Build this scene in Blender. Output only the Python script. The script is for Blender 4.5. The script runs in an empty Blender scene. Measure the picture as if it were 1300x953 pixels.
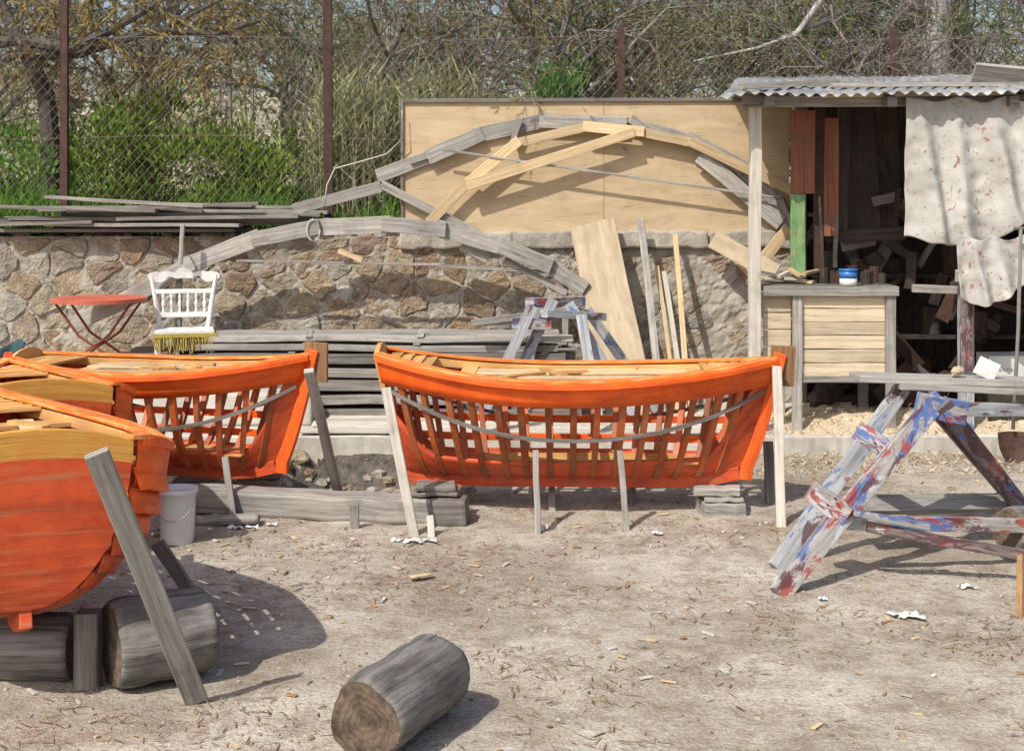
import bpy, math, random
from mathutils import Vector, Matrix, noise
random.seed(7)
R=random.random
def U(a,b): return a+(b-a)*random.random()
F=1786.0; CH=1.9
def W(px,py,D): return Vector(((px-650)/F*D, D, CH-(py-250)/F*D))
def G(px,D,z=0.0): return Vector(((px-650)/F*D, D, z))
sc=bpy.context.scene
X=Vector((1,0,0));Y=Vector((0,1,0));Z=Vector((0,0,1))
# ---------------------------------------------------------------- materials
def newmat(name):
    m=bpy.data.materials.new(name); m.use_nodes=True
    nt=m.node_tree; b=nt.nodes['Principled BSDF']; return m,nt,b
def N(nt,t,**k):
    n=nt.nodes.new(t)
    for a,v in k.items(): setattr(n,a,v)
    return n
def noise_n(nt,vec,scale,detail=4,rough=.6,dist=0):
    n=N(nt,'ShaderNodeTexNoise'); n.inputs['Scale'].default_value=scale; n.inputs['Detail'].default_value=detail
    n.inputs['Roughness'].default_value=rough; n.inputs['Distortion'].default_value=dist
    if vec is not None: nt.links.new(vec,n.inputs['Vector'])
    return n.outputs['Fac']
def ramp(nt,fac,stops,interp='LINEAR'):
    r=N(nt,'ShaderNodeValToRGB'); r.color_ramp.interpolation=interp
    e=r.color_ramp.elements
    while len(e)<len(stops): e.new(.5)
    for i,(p,c) in enumerate(stops):
        e[i].position=p; e[i].color=(c[0],c[1],c[2],1) if hasattr(c,'__len__') else (c,c,c,1)
    nt.links.new(fac,r.inputs['Fac']); return r.outputs['Color']
def mix(nt,fac,a,b,mode='MIX'):
    n=N(nt,'ShaderNodeMix',data_type='RGBA',blend_type=mode)
    for s,v in ((n.inputs['Factor'],fac),(n.inputs['A'],a),(n.inputs['B'],b)):
        if isinstance(v,(int,float)): s.default_value=v
        elif isinstance(v,tuple): s.default_value=(v[0],v[1],v[2],1)
        else: nt.links.new(v,s)
    return n.outputs['Result']
def bump(nt,b,h,strength,dist=.01):
    n=N(nt,'ShaderNodeBump'); n.inputs['Strength'].default_value=strength; n.inputs['Distance'].default_value=dist
    nt.links.new(h,n.inputs['Height']); nt.links.new(n.outputs['Normal'],b.inputs['Normal'])
def mapping(nt,src,sc3):
    m=N(nt,'ShaderNodeMapping'); m.inputs['Scale'].default_value=sc3; nt.links.new(src,m.inputs['Vector']); return m.outputs['Vector']
def valvar(nt,col,lo,hi):
    a=N(nt,'ShaderNodeAttribute',attribute_name='rnd')
    mr=N(nt,'ShaderNodeMapRange'); mr.inputs['To Min'].default_value=lo; mr.inputs['To Max'].default_value=hi
    nt.links.new(a.outputs['Fac'],mr.inputs['Value'])
    h=N(nt,'ShaderNodeHueSaturation'); nt.links.new(mr.outputs['Result'],h.inputs['Value']); nt.links.new(col,h.inputs['Color'])
    return h.outputs['Color']
def wood(name,dark,light,rough=.8,lo=.75,hi=1.2,grain=45,stain=.5,stainc=(.1,.08,.06),bs=.5,bd=.006):
    m,nt,b=newmat(name)
    uv=N(nt,'ShaderNodeUVMap').outputs['UV']; tc=N(nt,'ShaderNodeTexCoord').outputs['Object']
    v=mapping(nt,uv,(2.0,grain,1)); g=noise_n(nt,v,1,5,.65,.6)
    c=ramp(nt,g,[(.3,dark),(.62,light)])
    s=noise_n(nt,tc,5,4,.65); sf=ramp(nt,s,[(.5,0),(.75,stain)])
    c=mix(nt,sf,c,stainc)
    v2=mapping(nt,uv,(5,90,1)); k=ramp(nt,noise_n(nt,v2,1,2,.5),[(.26,.45),(.36,1)])
    c=mix(nt,1.0,c,k,'MULTIPLY')
    c=valvar(nt,c,lo,hi)
    nt.links.new(c,b.inputs['Base Color']); b.inputs['Roughness'].default_value=rough
    bump(nt,b,g,bs,bd); return m
def paint(name,col,dark,wearc=(.35,.25,.15),wear=.12,rough=.55,lo=.85,hi=1.12):
    m,nt,b=newmat(name)
    tc=N(nt,'ShaderNodeTexCoord').outputs['Object']; uv=N(nt,'ShaderNodeUVMap').outputs['UV']
    n1=noise_n(nt,tc,6,5,.7); c=ramp(nt,n1,[(.3,dark),(.6,col)])
    n2=noise_n(nt,mapping(nt,uv,(6,40,1)),1,5,.7); w=ramp(nt,n2,[(.72-wear,0),(.76-wear*.7,.8)])
    c=mix(nt,w,c,wearc)
    n4=noise_n(nt,mapping(nt,uv,(2.5,14,1)),1,3,.6); c=mix(nt,1.0,c,ramp(nt,n4,[(.3,.64),(.55,1.04)]),'MULTIPLY')
    c=valvar(nt,c,lo,hi)
    nt.links.new(c,b.inputs['Base Color']); b.inputs['Roughness'].default_value=rough
    bump(nt,b,n2,.35,.004); return m
def plain(name,c1,c2,scale=8,rough=.85,bs=.4,bd=.01,lo=.85,hi=1.15,metal=0,det=5):
    m,nt,b=newmat(name)
    tc=N(nt,'ShaderNodeTexCoord').outputs['Object']
    n1=noise_n(nt,tc,scale,det,.7); c=valvar(nt,ramp(nt,n1,[(.3,c1),(.7,c2)]),lo,hi)
    nt.links.new(c,b.inputs['Base Color']); b.inputs['Roughness'].default_value=rough; b.inputs['Metallic'].default_value=metal
    bump(nt,b,n1,bs,bd); return m
def leafmat(name,c1,c2,tr=.25):
    m,nt,b=newmat(name)
    a=N(nt,'ShaderNodeAttribute',attribute_name='rnd'); c=ramp(nt,a.outputs['Fac'],[(0,c1),(1,c2)])
    nt.nodes.remove(b); out=[n for n in nt.nodes if n.type=='OUTPUT_MATERIAL'][0]
    d=N(nt,'ShaderNodeBsdfDiffuse'); nt.links.new(c,d.inputs['Color'])
    if tr:
        t=N(nt,'ShaderNodeBsdfTranslucent'); ms=N(nt,'ShaderNodeMixShader'); ms.inputs[0].default_value=tr
        nt.links.new(c,t.inputs['Color'])
        nt.links.new(d.outputs[0],ms.inputs[1]); nt.links.new(t.outputs[0],ms.inputs[2]); nt.links.new(ms.outputs[0],out.inputs[0])
    else: nt.links.new(d.outputs[0],out.inputs[0])
    return m

GREY=wood('weathered_wood',(.17,.157,.14),(.42,.39,.345))
DGREY=wood('dark_weathered_wood',(.08,.07,.06),(.24,.215,.19))
BLACKW=wood('shade_dark_wood',(.02,.015,.012),(.07,.05,.035))  # near-black tone puts the shed interior's shade into the wood colour
PALE=wood('pale_wood',(.40,.36,.29),(.63,.585,.50),stain=.45,stainc=(.22,.19,.14))
BENCHW=wood('bench_planks',(.42,.33,.22),(.64,.53,.37),stain=.35,stainc=(.3,.22,.13))
YEL=wood('fresh_pine_wood',(.44,.31,.16),(.67,.51,.30),stain=.35,stainc=(.35,.23,.11))
PLY=wood('plywood',(.43,.32,.185),(.56,.43,.265),grain=9,stain=.35,stainc=(.32,.23,.13),lo=.9,hi=1.05)
PLY2=wood('weathered_plywood',(.34,.26,.165),(.50,.40,.27),grain=14,stain=.5,stainc=(.28,.21,.14),lo=.9,hi=1.05)
BROWN=wood('brown_wood',(.18,.09,.04),(.40,.23,.10))
REDBR=wood('red_brown_board',(.13,.045,.025),(.28,.10,.045))
OAK=wood('boat_deck_wood',(.46,.23,.07),(.70,.40,.14),stain=.5,stainc=(.45,.14,.03))
YTR=wood('varnished_transom_wood',(.50,.23,.035),(.70,.36,.07),rough=.5,stain=.5,stainc=(.62,.14,.02),grain=25)
ORANGE=paint('orange_primer_paint',(.88,.13,.008),(.70,.085,.006),wearc=(.7,.25,.07),wear=.11)
ORED=paint('red_orange_primer_paint',(.66,.09,.020),(.44,.05,.012),wearc=(.5,.17,.07),wear=.19)
RIB=paint('rib_wood_primer',(.70,.13,.02),(.40,.09,.02),wearc=(.34,.20,.10),wear=.24,lo=.45,hi=1.15)
CAP=paint('rail_primer',(.85,.2,.02),(.74,.13,.012),wearc=(.66,.4,.15),wear=.24)
WHITE=paint('white_paint',(.8,.79,.75),(.62,.6,.55),wearc=(.4,.36,.3),wear=.06)
REDT=paint('rust_red_paint',(.55,.13,.07),(.4,.1,.06),wearc=(.3,.12,.07),wear=.1)
GREENP=paint('green_paint',(.16,.30,.12),(.08,.18,.06),wear=.2)
RUST=plain('rusty_metal',(.03,.018,.014),(.10,.045,.03),20)
WIRE=plain('rusty_wire',(.08,.06,.05),(.16,.12,.10),20,det=1)
METAL=plain('galvanised_sheet',(.16,.155,.15),(.46,.46,.455),3,.55,metal=.2)
CONC=plain('concrete',(.34,.31,.26),(.58,.55,.48),4,.9,.6,.02)
MORTAR=plain('mortar',(.25,.22,.18),(.45,.41,.34),7,.95,.8,.03)
BARK=plain('grey_bark',(.11,.09,.075),(.31,.27,.23),18,.9,.6,.02,det=2)
LOGBARK=wood('weathered_log',(.055,.048,.042),(.27,.25,.225),rough=.9,grain=60,stain=.7,stainc=(.05,.04,.03),bs=1,bd=.015)
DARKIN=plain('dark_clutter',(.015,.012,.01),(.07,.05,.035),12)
TEAL=plain('teal_cloth',(.01,.035,.045),(.03,.07,.08),9)
PLASTIC=plain('white_plastic',(.62,.62,.62),(.74,.74,.73),4,.4,.05)
BLUE=plain('blue_plastic',(.02,.12,.4),(.05,.2,.5),4,.4,.05)
ROPE=plain('rope_fibre',(.5,.48,.42),(.7,.68,.6),30)
FRINGE=plain('gold_fringe',(.3,.22,.03),(.5,.38,.08),30)
SAWD=plain('sawdust',(.46,.35,.22),(.76,.64,.45),40,.95,1,.03)
SOIL=plain('dark_rubble_soil',(.04,.035,.028),(.20,.17,.135),12,.95,1,.05)
BOX=plain('cardboard_white',(.55,.55,.52),(.68,.68,.65),4)
def logend():
    m,nt,b=newmat('log_end_grain'); uv=N(nt,'ShaderNodeUVMap').outputs['UV']
    ln=N(nt,'ShaderNodeVectorMath',operation='LENGTH'); nt.links.new(uv,ln.inputs[0])
    n=noise_n(nt,mapping(nt,uv,(12,12,1)),1,4,.6)
    ad=N(nt,'ShaderNodeMath',operation='MULTIPLY_ADD'); nt.links.new(n,ad.inputs[0]); ad.inputs[1].default_value=.10; nt.links.new(ln.outputs['Value'],ad.inputs[2])
    mu=N(nt,'ShaderNodeMath',operation='MULTIPLY'); nt.links.new(ad.outputs[0],mu.inputs[0]); mu.inputs[1].default_value=260
    si=N(nt,'ShaderNodeMath',operation='SINE'); nt.links.new(mu.outputs[0],si.inputs[0])
    mr=N(nt,'ShaderNodeMapRange'); mr.inputs['From Min'].default_value=-1; nt.links.new(si.outputs[0],mr.inputs['Value'])
    c=mix(nt,1.0,ramp(nt,mr.outputs['Result'],[(0,(.11,.075,.05)),(1,(.16,.115,.078))]),ramp(nt,n,[(.35,.3),(.6,1.1)]),'MULTIPLY')
    nt.links.new(c,b.inputs['Base Color']); b.inputs['Roughness'].default_value=.9; bump(nt,b,n,.8,.02); return m
LOGEND=logend()
def stone_mat():
    m,nt,b=newmat('wall_stone'); tc=N(nt,'ShaderNodeTexCoord').outputs['Object']
    a=N(nt,'ShaderNodeAttribute',attribute_name='rnd').outputs['Fac']
    c=ramp(nt,a,[(0,(.27,.19,.13)),(.2,(.41,.28,.17)),(.4,(.42,.35,.26)),(.6,(.50,.38,.24)),(.8,(.33,.30,.26)),(1,(.54,.48,.38))])
    n=noise_n(nt,tc,9,6,.75); k=ramp(nt,n,[(.3,.42),(.62,1.12)]); c=mix(nt,1.0,c,k,'MULTIPLY')
    n2=noise_n(nt,tc,3,4,.7); c=mix(nt,ramp(nt,n2,[(.5,0),(.7,.6)]),c,(.38,.345,.29))
    n3=noise_n(nt,tc,40,3,.7)
    nt.links.new(c,b.inputs['Base Color']); b.inputs['Roughness'].default_value=.95
    ad=N(nt,'ShaderNodeMath',operation='ADD'); nt.links.new(n,ad.inputs[0]); nt.links.new(n3,ad.inputs[1])
    bump(nt,b,ad.outputs[0],1,.04); return m
STONE=stone_mat()
def trestle_mat(name,seed,base=((.18,.165,.15),(.40,.375,.34)),ws=.54,bs=.5,rs=.55,dk=.54):
    m,nt,b=newmat(name); tc=N(nt,'ShaderNodeTexCoord').outputs['Object']; uv=N(nt,'ShaderNodeUVMap').outputs['UV']
    g=noise_n(nt,mapping(nt,uv,(2,40,1)),1,4,.6); c=ramp(nt,g,[(.3,base[0]),(.6,base[1])])
    for i,(col,th,s,sv) in enumerate([((.46,.48,.50),ws,3,10),((.05,.12,.34),bs,2.5,6),((.34,.045,.03),rs,4,10),((.52,.52,.51),.62,12,24),((.09,.03,.035),dk,4,12),((.55,.35,.05),.68,5,9)]):
        mp=N(nt,'ShaderNodeMapping'); mp.inputs['Location'].default_value=(seed+i*13.7,i*5.1,seed*2); mp.inputs['Scale'].default_value=(s,sv,1); nt.links.new(uv,mp.inputs['Vector'])
        n=noise_n(nt,mp.outputs['Vector'],1,5,.68,.6); c=mix(nt,ramp(nt,n,[(th,0),(th+.04,.85)]),c,col)
    nt.links.new(c,b.inputs['Base Color']); b.inputs['Roughness'].default_value=.75; bump(nt,b,g,.4,.006); return m
TREST=trestle_mat('paint_spattered_wood',1,bs=.51,rs=.56); TREST2=trestle_mat('paint_spattered_wood_b',4.4,bs=.50,rs=.55)
TREST3=trestle_mat('paint_spattered_dark_wood',8.1,base=((.07,.05,.05),(.22,.18,.17)),ws=.60,bs=.60,rs=.58,dk=.5)
TREST4=trestle_mat('faded_blue_grey_wood',5.7,base=((.19,.195,.20),(.40,.41,.415)),ws=.56,bs=.60,rs=.64,dk=.60)
def ground_mat():
    m,nt,b=newmat('sandy_ground'); tc=N(nt,'ShaderNodeTexCoord').outputs['Object']
    n1=noise_n(nt,tc,.8,6,.7,.3); c=ramp(nt,n1,[(.32,(.29,.24,.18)),(.47,(.41,.36,.285)),(.63,(.57,.52,.43))])
    n2=noise_n(nt,tc,3.5,6,.78); c=mix(nt,ramp(nt,n2,[(.46,0),(.64,.8)]),c,(.235,.18,.128))
    n3=noise_n(nt,mapping(nt,tc,(7,22,1)),1,4,.8,1.0); c=mix(nt,ramp(nt,n3,[(.52,0),(.64,.6)]),c,(.25,.165,.10))
    v=N(nt,'ShaderNodeTexVoronoi'); v.inputs['Scale'].default_value=34; nt.links.new(tc,v.inputs['Vector'])
    c=mix(nt,ramp(nt,v.outputs['Distance'],[(.12,.6),(.22,0)]),c,(.55,.51,.44))
    n5=noise_n(nt,tc,60,3,.7); c=mix(nt,1.0,c,ramp(nt,n5,[(.3,.70),(.6,1.12)]),'MULTIPLY')
    nt.links.new(c,b.inputs['Base Color']); b.inputs['Roughness'].default_value=.95
    ad=N(nt,'ShaderNodeMath',operation='ADD'); nt.links.new(n2,ad.inputs[0]); nt.links.new(n5,ad.inputs[1])
    bump(nt,b,ad.outputs[0],.7,.02); return m
GROUND=ground_mat()
def hill_mat():
    m,nt,b=newmat('hillside_soil'); tc=N(nt,'ShaderNodeTexCoord').outputs['Object']
    n1=noise_n(nt,tc,.5,5,.7); c=ramp(nt,n1,[(.3,(.10,.14,.04)),(.45,(.26,.24,.13)),(.6,(.52,.46,.36))])
    nt.links.new(c,b.inputs['Base Color']); b.inputs['Roughness'].default_value=1; bump(nt,b,n1,.5,.2); return m
HILL=hill_mat()
def tarp_mat():
    m,nt,b=newmat('stained_canvas'); tc=N(nt,'ShaderNodeTexCoord').outputs['Object']
    n=noise_n(nt,tc,2.5,5,.7); c=ramp(nt,n,[(.3,(.33,.31,.275)),(.65,(.53,.51,.465))])
    n2=noise_n(nt,tc,19,3,.6); n3=noise_n(nt,tc,2.2,2,.5)
    f=ramp(nt,n2,[(.60,0),(.66,.8)]); f3=ramp(nt,n3,[(.4,0),(.6,1)]); f=mix(nt,1.0,f,f3,'MULTIPLY')
    c=mix(nt,f,c,(.24,.09,.06))
    n4=noise_n(nt,tc,45,2,.5); c=mix(nt,ramp(nt,n4,[(.66,0),(.70,.7)]),c,(.2,.1,.08))
    nt.links.new(c,b.inputs['Base Color']); b.inputs['Roughness'].default_value=.95; bump(nt,b,n,.3,.02); return m
TARP=tarp_mat()
LEAF1=leafmat('tamarisk_leaf',(.12,.105,.04),(.31,.255,.115))
LEAF2=leafmat('pine_leaf',(.055,.095,.028),(.18,.235,.075))
GRASSM=leafmat('grass_blade',(.05,.15,.018),(.23,.42,.065))
BUSHM=leafmat('shrub_leaf',(.09,.18,.025),(.34,.45,.08))
REEDM=leafmat('reed_leaf',(.24,.27,.13),(.48,.48,.28))
DISTM=leafmat('distant_leaf',(.10,.12,.05),(.36,.33,.20),0)
STRAW=leafmat('straw_bits',(.14,.075,.035),(.42,.29,.17),0)
# ---------------------------------------------------------------- mesh builder
class MB:
    def __init__(s): s.v=[];s.f=[];s.m=[];s.uv=[];s.r=[]
    def face(s,idx,uvs,m,r): s.f.append(idx);s.uv.extend(uvs);s.m.append(m);s.r.append(r)
    def sweep(s,path,w,t,up,m=0,closed=False,cap=True,rnd=None):
        n=len(path);b0=len(s.v);r=R() if rnd is None else rnd;uo=U(0,60);vo=U(0,60);us=[0]
        for i in range(n):
            a=path[max(i-1,0)];c=path[min(i+1,n-1)];T=(c-a).normalized()
            u=up[i] if isinstance(up,list) else up
            S=T.cross(u);
            if S.length<1e-5: S=T.cross(X)
            S.normalize();V=S.cross(T).normalized()
            ww=w[i] if isinstance(w,list) else w; tt=t[i] if isinstance(t,list) else t
            p=path[i]
            for a1,b1 in ((-1,-1),(1,-1),(1,1),(-1,1)): s.v.append(p+S*(a1*ww/2)+V*(b1*tt/2))
            if i: us.append(us[-1]+(path[i]-path[i-1]).length)
        ww=w[0] if isinstance(w,list) else w; tt=t[0] if isinstance(t,list) else t
        pv=[0,ww,ww+tt,2*ww+tt,2*(ww+tt)]
        for i in range(n-1):
            for k in range(4):
                a=b0+i*4+k;b=b0+i*4+(k+1)%4
                s.face((a,b,b+4,a+4),[(us[i]+uo,pv[k]+vo),(us[i]+uo,pv[k+1]+vo),(us[i+1]+uo,pv[k+1]+vo),(us[i+1]+uo,pv[k]+vo)],m,r)
        if cap:
            e=b0+(n-1)*4
            s.face((b0+3,b0+2,b0+1,b0),[(uo,vo+tt),(uo+.03,vo+tt),(uo+.03,vo),(uo,vo)],m,r)
            s.face((e,e+1,e+2,e+3),[(uo,vo),(uo+.03,vo),(uo+.03,vo+tt),(uo,vo+tt)],m,r)
    def box(s,a,b,w,t,up=Z,m=0,j=.003,seg=3,rnd=None):
        a=Vector(a);b=Vector(b);d=(b-a)
        p=[a+d*(i/seg)+(Vector((U(-j,j),U(-j,j),U(-j,j))) if 0<i<seg else Vector()) for i in range(seg+1)]
        ww=[w*U(.97,1.03) for _ in p] if j else w
        s.sweep(p,ww,t,up,m,rnd=rnd)
    def tube(s,path,rad,n=8,m=0,cap=True,rnd=None,capm=None,wob=0):
        b0=len(s.v);r=R() if rnd is None else rnd;uo=U(0,60);L=0;k=len(path);us=[]
        ref=Z if abs((path[-1]-path[0]).normalized().z)<.9 else X
        for i in range(k):
            T=(path[min(i+1,k-1)]-path[max(i-1,0)]).normalized();S=T.cross(ref).normalized();V=S.cross(T)
            rr=rad[i] if isinstance(rad,list) else rad
            if i:L+=(path[i]-path[i-1]).length
            us.append(L)
            for q in range(n):
                an=2*math.pi*q/n; r2=rr*(1+wob*noise.noise(Vector((math.cos(an)*1.5,math.sin(an)*1.5,L*1.2+uo)))+wob*.4*noise.noise(Vector((math.cos(an)*6,math.sin(an)*6,L*1.5+uo)))) if wob else rr
                s.v.append(path[i]+(S*math.cos(an)+V*math.sin(an))*r2)
        for i in range(k-1):
            for q in range(n):
                a=b0+i*n+q;b=b0+i*n+(q+1)%n;v0=q/n*.3;v1=(q+1)/n*.3
                s.face((a,b,b+n,a+n),[(us[i]+uo,v0),(us[i]+uo,v1),(us[i+1]+uo,v1),(us[i+1]+uo,v0)],m,r)
        if cap:
            cm=m if capm is None else capm; rr=rad[0] if isinstance(rad,list) else rad
            cu=[(rr*math.cos(2*math.pi*q/n),rr*math.sin(2*math.pi*q/n)) for q in range(n)]
            s.face(tuple(b0+q for q in range(n))[::-1],cu[::-1],cm,r)
            s.face(tuple(b0+(k-1)*n+q for q in range(n)),cu,cm,r)
    def grid(s,fn,nu,nv,m=0,rnd=None,su=1,sv=1):
        b0=len(s.v);r=R() if rnd is None else rnd;uo=U(0,50)
        for i in range(nu+1):
            for k in range(nv+1): s.v.append(Vector(fn(i/nu,k/nv)))
        for i in range(nu):
            for k in range(nv):
                a=b0+i*(nv+1)+k
                s.face((a,a+nv+1,a+nv+2,a+1),[(i/nu*su+uo,k/nv*sv),((i+1)/nu*su+uo,k/nv*sv),((i+1)/nu*su+uo,(k+1)/nv*sv),(i/nu*su+uo,(k+1)/nv*sv)],m,r)
    def leaf(s,p,d,l,w,m=0,r=None,side=None):
        if side is None:
            side=d.cross(Vector((U(-1,1),U(-1,1),U(-1,1))))
            if side.length<1e-4: side=X.copy()
        side=side.normalized()*w/2; b=len(s.v)
        s.v+= [p-side*.6,p+side*.6,p+d*(l*.6)+side,p+d*l,p+d*(l*.6)-side]
        s.face((b,b+1,b+2,b+3,b+4),[(0,0)]*5,m,R() if r is None else r)
    def rock(s,c,r,m=0,fl=.7,rnd=None):
        b0=len(s.v);n=7;rn=R() if rnd is None else rnd;o=U(0,99);ph=U(0,3)
        rings=[(-.6,.75),(0,1),(.55,.8)];
        for h,q in rings:
            for k in range(n):
                an=2*math.pi*k/n+ph; rr=r*q*(.72+.5*noise.noise(Vector((math.cos(an),math.sin(an),h+o)))+.25*R())
                s.v.append(c+Vector((math.cos(an)*rr,math.sin(an)*rr,h*r*fl)))
        s.v.append(c+Vector((U(-.2,.2)*r,0,r*fl*.9)));t=len(s.v)-1
        for i in range(2):
            for k in range(n):
                a=b0+i*n+k;b=b0+i*n+(k+1)%n; s.face((a,b,b+n,a+n),[(0,0)]*4,m,rn)
        for k in range(n): s.face((b0+2*n+k,b0+2*n+(k+1)%n,t),[(0,0)]*3,m,rn)
    def obj(s,name,mats,parent=None,bevel=0,smooth=False,solid=0,quadsmooth=False):
        me=bpy.data.meshes.new(name); me.from_pydata([tuple(v) for v in s.v],[],s.f)
        for x in mats: me.materials.append(x)
        me.polygons.foreach_set('material_index',s.m)
        u=me.uv_layers.new(name='UVMap'); u.data.foreach_set('uv',[c for p in s.uv for c in p])
        at=me.attributes.new('rnd','FLOAT','FACE'); at.data.foreach_set('value',s.r)
        if smooth: me.polygons.foreach_set('use_smooth',[True]*len(s.f))
        if quadsmooth: me.polygons.foreach_set('use_smooth',[len(f)==4 for f in s.f])
        me.update(); o=bpy.data.objects.new(name,me); sc.collection.objects.link(o)
        if parent: o.parent=parent
        if solid:
            md=o.modifiers.new('s','SOLIDIFY');md.thickness=solid;md.offset=0
        if bevel:
            md=o.modifiers.new('b','BEVEL');md.width=bevel;md.segments=2;md.limit_method='ANGLE'
        return o
def empty(name,M=None):
    e=bpy.data.objects.new(name,None); e.empty_display_size=.2; sc.collection.objects.link(e)
    if M is not None: e.matrix_world=M
    return e
# ---------------------------------------------------------------- ground
def nz(x,y,s,o=0): return noise.noise(Vector((x*s,y*s,o)))
def gh(x,y):
    if y>10.6 or y<1 or abs(x)>8: return -.02
    h=.022*nz(x,y,1.3)+.012*nz(x,y,5,3)+.007*nz(x,y,14,5)
    q=((x+1.05)/.62)**2+((y-9.65)/.55)**2
    if q<1.6: h-=.34*max(0,1-q/1.6)**.6*(1+.5*nz(x,y,4,9))
    return h
def lin(a,b,n): return [a+(b-a)*i/n for i in range(n+1)]
gx=[-500,-200,-80,-30,-14,-9]+lin(-7,7,220)+[9,14,30,80,200,500]
gy=[-300,-80,-20,-5,1]+lin(2.5,10.6,140)+[12,14,20,40,100,500]
g=MB(); nx=len(gx);ny=len(gy)
for x in gx:
    for y in gy: g.v.append(Vector((x,y,gh(x,y))))
for i in range(nx-1):
    for k in range(ny-1):
        a=i*ny+k; g.face((a,a+ny,a+ny+1,a+1),[(0,0)]*4,0,.5)
g.obj('ground',[GROUND],smooth=True)
s=MB(); FR=10.43
def edge(x): return .02*nz(x,0,3)+.012*nz(x,0,14)
def slabtop(u,v):
    x=-8+17*u; y=FR+v*1.75+(edge(x) if v<.01 else 0); return (x,y,.13+.006*nz(x,y,3)-(.012 if v<.01 else 0))
s.grid(slabtop,340,40,0,.6)
def slabfr(u,v):
    x=-8+17*u; return (x,FR+edge(x)-(1-v)*.02,.118+.006*nz(x,FR,3)-(1-v)*.5)
s.grid(slabfr,340,4,0,.3)
s.obj('concrete_slab',[CONC])
s=MB()
s.box((-7,11.45,.255),(-1.55,11.45,.255),1.15,.25,Z,0,0,1)
s.obj('stone_platform',[CONC],bevel=.02)
s=MB()
for i in range(7):
    y=10.52+i*.15; s.box((-1.55+U(-.1,.1),y,.155),(1.75+U(-.1,.2),y+U(-.03,.03),.155+U(-.004,.004)),.14,.02,Z,0)
s.obj('board_floor',[PALE],bevel=.003)
# ---------------------------------------------------------------- stone wall (voronoi stones)
WY=12.1; WT=1.56
def clip(poly,mx,mz,nx_,nz_):
    out=[];n=len(poly)
    for i in range(n):
        a=poly[i];b=poly[(i+1)%n]
        da=(a[0]-mx)*nx_+(a[1]-mz)*nz_; db=(b[0]-mx)*nx_+(b[1]-mz)*nz_
        if da<=0: out.append(a)
        if (da<0<db) or (db<0<da):
            t=da/(da-db); out.append((a[0]+(b[0]-a[0])*t,a[1]+(b[1]-a[1])*t))
    return out
st=MB()
pts=[];z=.02;row=0
while z<WT-.02:
    hh=U(.17,.27);x=-7.2+U(0,.2)
    while x<6.8:
        w=U(.18,.48)
        if R()<.22 and hh>.19:
            pts.append((x+w/2,z+hh*.25));pts.append((x+w/2+U(-.03,.03),z+hh*.78))
        else: pts.append((x+w/2,min(z+hh/2+U(-.02,.02),WT-.05)))
        x+=w
    z+=hh
for i,p in enumerate(pts):
    poly=[(p[0]-.4,max(p[1]-.3,0)),(p[0]+.4,max(p[1]-.3,0)),(p[0]+.4,min(p[1]+.3,WT)),(p[0]-.4,min(p[1]+.3,WT))]
    for q in pts:
        if q is p or abs(q[0]-p[0])>.9 or abs(q[1]-p[1])>.6: continue
        dx=q[0]-p[0];dz=q[1]-p[1]
        poly=clip(poly,(p[0]+q[0])/2,(p[1]+q[1])/2,dx,dz)
        if len(poly)<3: break
    if len(poly)<3: continue
    cx=sum(a[0] for a in poly)/len(poly);cz=sum(a[1] for a in poly)/len(poly)
    plaster=p[0]>0.75
    sh=U(.86,.96) if not plaster else U(.6,.88)
    if plaster and R()<.25: continue
    poly=[(cx+(a[0]-cx)*sh,cz+(a[1]-cz)*sh) for a in poly]
    pp=[]
    for k in range(len(poly)):
        a=poly[k];b=poly[(k+1)%len(poly)]
        for f in (.13,.37,.63,.87): pp.append((a[0]*(1-f)+b[0]*f,a[1]*(1-f)+b[1]*f))
    n=len(pp);b0=len(st.v);r=R();out=U(.012,.04) if not plaster else U(.006,.02)
    tx=U(-.02,.02)
    for (o,k) in ((-.02,1.03),(out*.6,1.0),(out*.95,.93),(out*1.05,.55)):
        for a in pp:
            x=cx+(a[0]-cx)*k;zz=cz+(a[1]-cz)*k
            x+=.026*nz(x*1.0,zz,8,2)+.012*nz(x,zz,26,2);zz+=.026*nz(x,zz,8,7)+.012*nz(x,zz,26,5)
            st.v.append(Vector((x,WY-o-(.018*nz(x,zz,11,4)+.010*nz(x,zz,28,4)+(x-cx)*tx*3)*(1 if o>0 else 0),zz)))
    st.v.append(Vector((cx,WY-out*1.05-.01*nz(cx,cz,7),cz)));t=len(st.v)-1
    for l in range(3):
        for k in range(n):
            a=b0+l*n+k;b=b0+l*n+(k+1)%n; st.face((a,b,b+n,a+n),[(0,0)]*4,0,r)
    for k in range(n): st.face((b0+3*n+k,b0+3*n+(k+1)%n,t),[(0,0)]*3,0,r)
def mort(u,v):
    x=-7.3+14.3*u;zz=WT*v; return (x,WY-.012-.020*nz(x,zz,8)-.012*nz(x,zz,25),zz)
st.grid(mort,420,48,1,.5)
st.box((-7.3,WY+.22,WT/2-.01),(7,WY+.22,WT/2-.01),.42,WT,Z,1,0,1,.5)
for i in range(260):
    x=U(-7,6.6); st.rock(Vector((x,WY+U(.02,.35),WT+.0)),U(.05,.11),0,.5)
w=st.obj('stone_wall',[STONE,MORTAR])
cp=MB()
x=-.95
while x<2.7:
    L=U(.7,1.3); cp.box((x,WY+.13,WT-.03),(x+L-.004,WY+.13,WT-.03+U(-.01,.01)),.40,.15,Z,0,.014,10); x+=L
cp.obj('coping',[MORTAR],parent=w,bevel=.02)
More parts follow.
